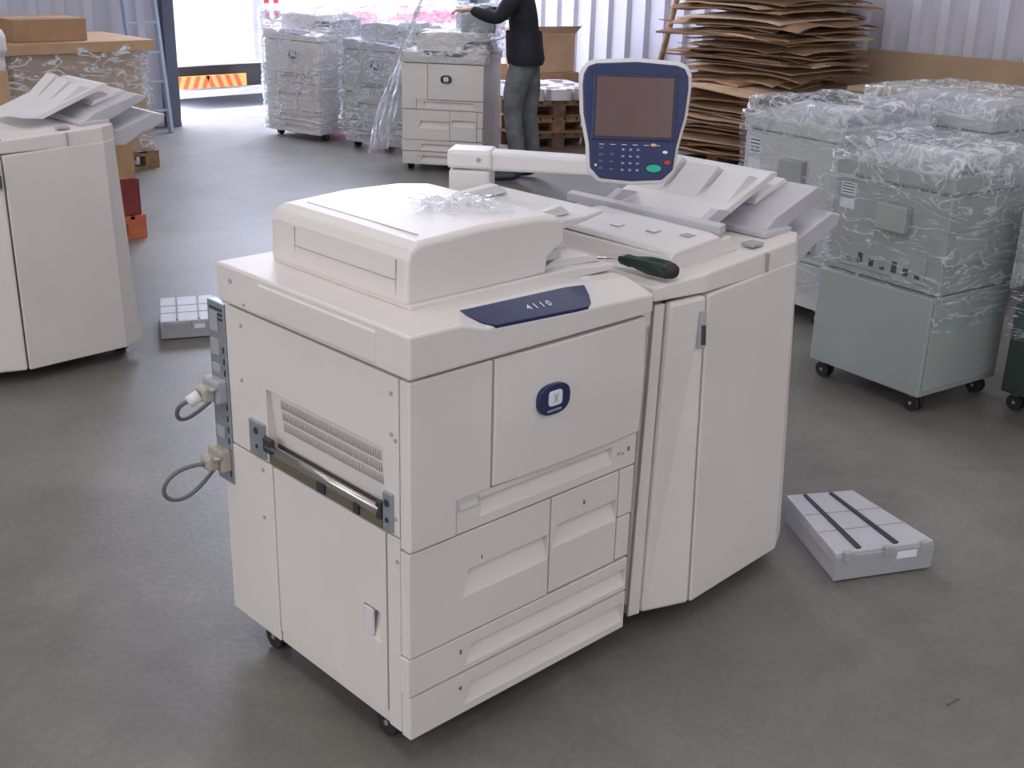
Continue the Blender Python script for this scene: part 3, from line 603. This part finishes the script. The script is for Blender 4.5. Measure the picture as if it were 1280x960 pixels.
# ---------------------------------------------------------------- person
def person(loc,rot):
    group('person_standing',loc,rot)
    P={};E=[];R=[];vs=[]
    def v(n,x,y,z,r,par=None,ry=None):
        P[n]=len(vs);vs.append((x,y,z));R.append((r,ry or r))
        if par: E.append((P[par],P[n]))
    v('pel',0,0,0.93,0.135,None,0.12)
    v('bel',0.01,0,1.05,0.14,'pel',0.12);v('che',0.03,0,1.25,0.16,'bel',0.13);v('uch',0.05,0,1.39,0.135,'che',0.11)
    v('nek',0.07,0,1.50,0.058,'uch');v('nek2',0.09,0,1.56,0.055,'nek')
    for s,n in ((1,'l'),(-1,'r')):
        v(n+'sh',0.05,s*0.18,1.41,0.075,'uch');v(n+'ua',0.11,s*0.225,1.32,0.066,n+'sh')
        v(n+'el',0.19,s*0.235,1.22,0.056,n+'ua');v(n+'fa',0.30,s*0.20,1.24,0.048,n+'el');v(n+'wr',0.40,s*0.16,1.27,0.036,n+'fa')
        st=0.05*s
        v(n+'hip',0.0,s*0.085,0.88,0.105,'pel');v(n+'th',0.02+st,s*0.10,0.70,0.094,n+'hip')
        v(n+'kn',0.03+st,s*0.105,0.49,0.074,n+'th');v(n+'ca',0.00+st,s*0.11,0.34,0.070,n+'kn')
        v(n+'an',-0.02+st,s*0.115,0.11,0.060,n+'ca');v(n+'hee',-0.02+st,s*0.12,0.05,0.045,n+'an')
        v(n+'ba',0.10+st,s*0.125,0.042,0.042,n+'hee');v(n+'to',0.19+st,s*0.13,0.036,0.034,n+'ba')
    def skin(name,vs,E,R,root,sub=2):
        me=bpy.data.meshes.new(name);me.from_pydata(vs,E,[]);o=bpy.data.objects.new(name+'_sk',me);COL.objects.link(o)
        o.modifiers.new('s','SKIN');sv=me.skin_vertices[0].data
        for i,r in enumerate(R): sv[i].radius=r;sv[i].use_root=(i==root)
        m=o.modifiers.new('u','SUBSURF');m.levels=sub;m.render_levels=sub
        dg=bpy.context.evaluated_depsgraph_get();ev=o.evaluated_get(dg);m2=bpy.data.meshes.new_from_object(ev)
        bpy.data.objects.remove(o);m2.polygons.foreach_set('use_smooth',[True]*len(m2.polygons))
        ob=bpy.data.objects.new(name,m2);COL.objects.link(ob);ob.parent=Ctx.parent;return ob
    b=skin('body',vs,E,R,0)
    b.data.materials.clear()
    for m in (JACKET,JEANS,DARK,SKIN): b.data.materials.append(m)
    for p in b.data.polygons:
        c=p.center
        if c.z<0.085: p.material_index=2
        elif c.z<0.92: p.material_index=1
        elif c.z>1.52: p.material_index=3
        else: p.material_index=0
    n=24
    def ell(z,a,bb,x0=0): return [(x0+a*math.cos(6.2832*i/n),bb*math.sin(6.2832*i/n),z) for i in range(n)]
    loft('jacket_hem',[ell(0.88,0.135,0.185),ell(0.92,0.147,0.200),ell(1.0,0.143,0.192,0.01),ell(1.12,0.138,0.178,0.02)],JACKET,0,True,caps=False)
    loft('jacket_collar',[ell(1.46,0.085,0.09,0.06),ell(1.52,0.070,0.075,0.075)],JACKET,0,True,caps=False)
    for s in (1,-1):
        Z=1.27
        h=skin('hand_palm_%s'%('l' if s>0 else 'r'),[(0.385,s*0.16,Z),(0.43,s*0.155,Z),(0.475,s*0.15,Z-.002)],[(0,1),(1,2)],[(0.028,0.02),(0.038,0.017),(0.04,0.015)],0);h.data.materials.clear();h.data.materials.append(SKIN)
        for k,(oy,L) in enumerate(((-0.027,0.072),(-0.009,0.082),(0.009,0.077),(0.027,0.062))):
            y=s*0.15+oy;x=0.478
            f=skin('finger_%d_%s'%(k,'l' if s>0 else 'r'),[(x-0.02,y,Z-.002),(x+L*0.4,y,Z),(x+L*0.75,y,Z-.018),(x+L*0.9,y,Z-.038)],[(0,1),(1,2),(2,3)],[(0.0095,0.0095),(0.009,0.009),(0.008,0.008),(0.007,0.007)],0,1)
            f.data.materials.clear();f.data.materials.append(SKIN)
        f=skin('thumb_%s'%('l' if s>0 else 'r'),[(0.43,s*0.13,Z-.005),(0.46,s*0.105,Z-.012),(0.49,s*0.095,Z-.025)],[(0,1),(1,2)],[(0.012,0.012),(0.0105,0.0105),(0.009,0.009)],0,1)
        f.data.materials.clear();f.data.materials.append(SKIN)
    Ctx.M=Matrix.Translation((0.115,0,1.66))@Matrix.Rotation(0.35,4,'Y')
    def blob(nm,c,r,m,fn=None,seg=28):
        bm=bmesh.new();bmesh.ops.create_uvsphere(bm,u_segments=seg,v_segments=seg//2+4,radius=1)
        for q in bm.verts:
            p=V((q.co.x*r[0],q.co.y*r[1],q.co.z*r[2]))
            if fn:p=fn(p,q.co)
            q.co=Ctx.M@(p+V(c))
        me=bpy.data.meshes.new(nm);bm.to_mesh(me);bm.free();me.materials.append(m);me.polygons.foreach_set('use_smooth',[True]*len(me.polygons))
        o=bpy.data.objects.new(nm,me);COL.objects.link(o);o.parent=Ctx.parent;return o
    def hf(p,q):
        if q.z<0: p.y*=1+0.35*q.z; p.x*=1+0.15*q.z; p.x+=0.015*(-q.z) if q.x>0 else 0
        if q.x>0.9: p.x-=0.006
        g_=math.exp(-((p.y)/0.014)**2-((p.z+0.012)/0.028)**2)
        if q.x>0:p.x+=0.024*g_-0.008*math.exp(-((abs(p.y)-0.03)/0.013)**2-((p.z-0.008)/0.012)**2)
        return p
    blob('head',(0,0,0),(0.098,0.076,0.118),SKIN,hf,48)
    def hh(p,q):
        if q.x>0.35 and q.z<0.45: p.x*=0.6;p.y*=0.85
        if q.z<-0.45: p*=0.75
        return p
    blob('hair',(-0.012,0,0.022),(0.102,0.083,0.112),HAIR,hh)
    for s in (1,-1):
        blob('ear',(-0.005,s*0.078,-0.008),(0.018,0.009,0.030),SKIN)
        blob('eye',(0.083,s*0.030,0.008),(0.010,0.012,0.008),LABEL,None,12);blob('pupil',(0.092,s*0.030,0.008),(0.003,0.005,0.005),DARK,None,10)
    blob('mouth',(0.088,0,-0.055),(0.008,0.024,0.005),mat('lips',(0.4,0.15,0.13),0.5),None,14)
    Ctx.M=Matrix.Identity(4)
person((5.06,4.92,0),math.radians(130))

# ---------------------------------------------------------------- room
Ctx.parent=None;Ctx.M=Matrix.Identity(4)
XR,YB,XL,YF,H=8.2,8.95,-8.0,-8.0,5.2
box('floor',XL-0.2,XR+0.2,YF-0.2,YB+0.15,-0.2,0.0,FLOOR,0)
box('ceiling',XL-0.2,XR+0.2,YF-0.2,YB+0.2,H,H+0.1,CORR,0)
def corr(name,axis,pos,a0,a1,z0,z1,sgn,pitch=0.25,dep=0.045):
    prof=[];a=a0
    while a<a1:
        for t,d in ((0,0),(0.50,0),(0.60,1),(0.90,1)):
            x=min(a+t*pitch,a1);prof.append((x,d*dep))
        a+=pitch
    prof.append((a1,0))
    vs=[];fs=[]
    for x,d in prof:
        for z in (z0,z1):
            vs.append((pos+sgn*d,x,z) if axis=='x' else (x,pos+sgn*d,z))
    for i in range(len(prof)-1): fs.append((2*i,2*i+2,2*i+3,2*i+1))
    k=len(vs)
    for x in (a0,a1):
        for z in (z0,z1): vs.append((pos-sgn*0.08,x,z) if axis=='x' else (x,pos-sgn*0.08,z))
    fs.append((k,k+2,k+3,k+1))
    mesh(name,vs,fs,CORR,0,weld=False)
corr('wall_right','x',XR,YF,YB,0,H,-1)
DX0,DX1,DZ=4.22,7.95,4.2
corr('wall_back_1','y',YB,XL,DX0-0.02,0,H,-1)
corr('wall_back_2','y',YB,DX1+0.02,XR,0,H,-1)
corr('wall_back_3','y',YB,DX0-0.02,DX1+0.02,DZ,H,-1)
corr('wall_left','x',XL,YF,YB,0,H,1)
corr('wall_front','y',YF,XL,XR,0,H,1)
boxes('trim_1',[(DX0-0.10,DX0+0.02,YB-0.12,YB+0.12,0.001,DZ+0.1),(DX1-0.02,DX1+0.10,YB-0.12,YB+0.12,0.001,DZ+0.1),(DX0,DX1,YB-0.12,YB+0.12,DZ-0.02,DZ+0.1)],STEEL_DK,0.005)
box('ground_outside',-15,40,YB+0.152,60,-0.25,-0.03,mat('yard_concrete',(0.6,0.6,0.62),0.8,noise_amt=0.05,noise_scale=1),0)
g=group('delivery_truck')
y=9.95
box('cargo_body',4.68,7.0,y+0.06,y+6.5,0.42,3.2,TRUCKW,0.03)
box('rear_door_left',4.74,5.80,y,y+0.06,0.46,3.1,TRUCKW,0.01);box('rear_door_right',5.84,6.95,y,y+0.06,0.46,3.1,TRUCKW,0.01)
boxes('door_frame',[(4.66,4.73,y-0.02,y+0.1,0.36,3.2),(5.76,5.88,y-0.02,y+0.02,0.44,3.1)],LGREY,0.005)
ORG=mat('chevron_orange',(0.55,0.10,0.04),0.5);YEL=mat('chevron_yellow',(0.60,0.36,0.08),0.5)
box('chevron_board',4.72,5.62,y-0.05,y-0.02,0.205,0.335,YEL,0)
vs=[];fs=[]
for i in range(8):
    a=4.74+i*0.11;s=0.05 if i<4 else -0.05;k=len(vs)
    for (dx,z) in ((0,0.208),(0.055,0.208),(0.055+s,0.332),(s,0.332)): vs.append((min(max(a+dx,4.72),5.62),y-0.052,z))
    fs.append((k,k+1,k+2,k+3))
mesh('chevron_stripes',vs,fs,ORG,weld=False)
box('bumper_beam',4.68,6.95,y-0.05,y+0.08,0.11,0.19,LGREY,0.01)
boxes('chassis',[(4.85,6.8,y+0.1,y+6,0.15,0.42)],DARK,0.01)
for x in (4.75,6.6): cyl('wheel',(x,y+1.0,0.30),(x+0.28,y+1.0,0.30),0.33,BLACK,28);cyl('hub',(x-0.01,y+1.0,0.30),(x+0.0,y+1.0,0.30),0.15,METAL,20)
boxes('red_lettering',[(5.92+0.12*i,5.98+0.12*i,y-0.004,y+0.001,0.75+0.15*j,0.83+0.15*j) for i in range(2) for j in range(6)],mat('letter_red',(0.5,0.02,0.04),0.5))
g=group('delivery_van')
ext('van_body',[(8.0,0.3),(8.0,1.5),(8.7,2.2),(13,2.2),(13,0.3)],'y',13.0,15.0,VANR,0.08)
box('van_window',8.9,10.6,12.98,13.0,1.5,2.0,DARK,0.02)
box('van_sill',8.0,13,12.97,13.0,0.30,0.55,TRUCKW,0.01)
for x in (8.9,12): cyl('wheel',(x,12.95,0.32),(x,13.2,0.32),0.34,BLACK,28)

# ---------------------------------------------------------------- lights
def area(name,loc,rot,sx,sy,p,col):
    l=bpy.data.lights.new(name,'AREA');l.shape='RECTANGLE';l.size=sx;l.size_y=sy;l.energy=p;l.color=col
    o=bpy.data.objects.new(name,l);COL.objects.link(o);o.location=loc;o.rotation_euler=rot;return o
GL=mat('skylight_diffuser',(0.8,0.82,0.85),0.4)
k=0
for x in (-5.0,-0.5,4.5):
    for yy in (-4.5,0.5,5.2):
        k+=1;box('window_%d'%k,x-0.8,x+0.8,yy-1.8,yy+1.8,H-0.03,H-0.001,GL,0)
        area('skylight_%d'%k,(x,yy,H-0.05),(0,0,0),1.5,3.5,48,(1,0.99,0.98))
box('window_20',XL+0.05,XL+0.08,-5,5,1.6,4.2,GL,0);area('added_side_fill',(XL+0.12,0,2.9),(0,math.radians(-90),0),2.5,9.5,225,(1.0,0.975,0.95))  # unseen wall panel with area light, added to brighten the left-facing sides
box('window_21',-6,5,YF+0.05,YF+0.08,1.6,4.2,GL,0);area('added_front_fill',(-0.5,YF+0.12,2.9),(math.radians(90),0,0),10.5,2.5,115,(1.0,0.975,0.95))  # panel and fill lamp added behind the camera to light the front faces
p=area('door_portal',((DX0+DX1)/2,YB+0.1,DZ/2),(math.radians(-90),0,0),DX1-DX0,DZ,1,(1,1,1))
p.data.cycles.is_portal=True
w=bpy.data.worlds.new('sky');sc.world=w;w.use_nodes=True
bg=w.node_tree.nodes['Background'];bg.inputs[0].default_value=(0.76,0.81,1.0,1);bg.inputs[1].default_value=20.0

# ---------------------------------------------------------------- camera
cd=bpy.data.cameras.new('camera');cd.sensor_width=36;cd.lens=36*1465/1280;cd.clip_end=200
co=bpy.data.objects.new('camera',cd);COL.objects.link(co)
r=V((0.7275,-0.6856,0.0248));b_=V((-0.648,-0.6754,0.3517));u_=b_.cross(r).normalized();r=u_.cross(b_).normalized()
co.matrix_world=Matrix(((r.x,u_.x,b_.x,-1.356),(r.y,u_.y,b_.y,-1.711),(r.z,u_.z,b_.z,1.739),(0,0,0,1)))
sc.camera=co
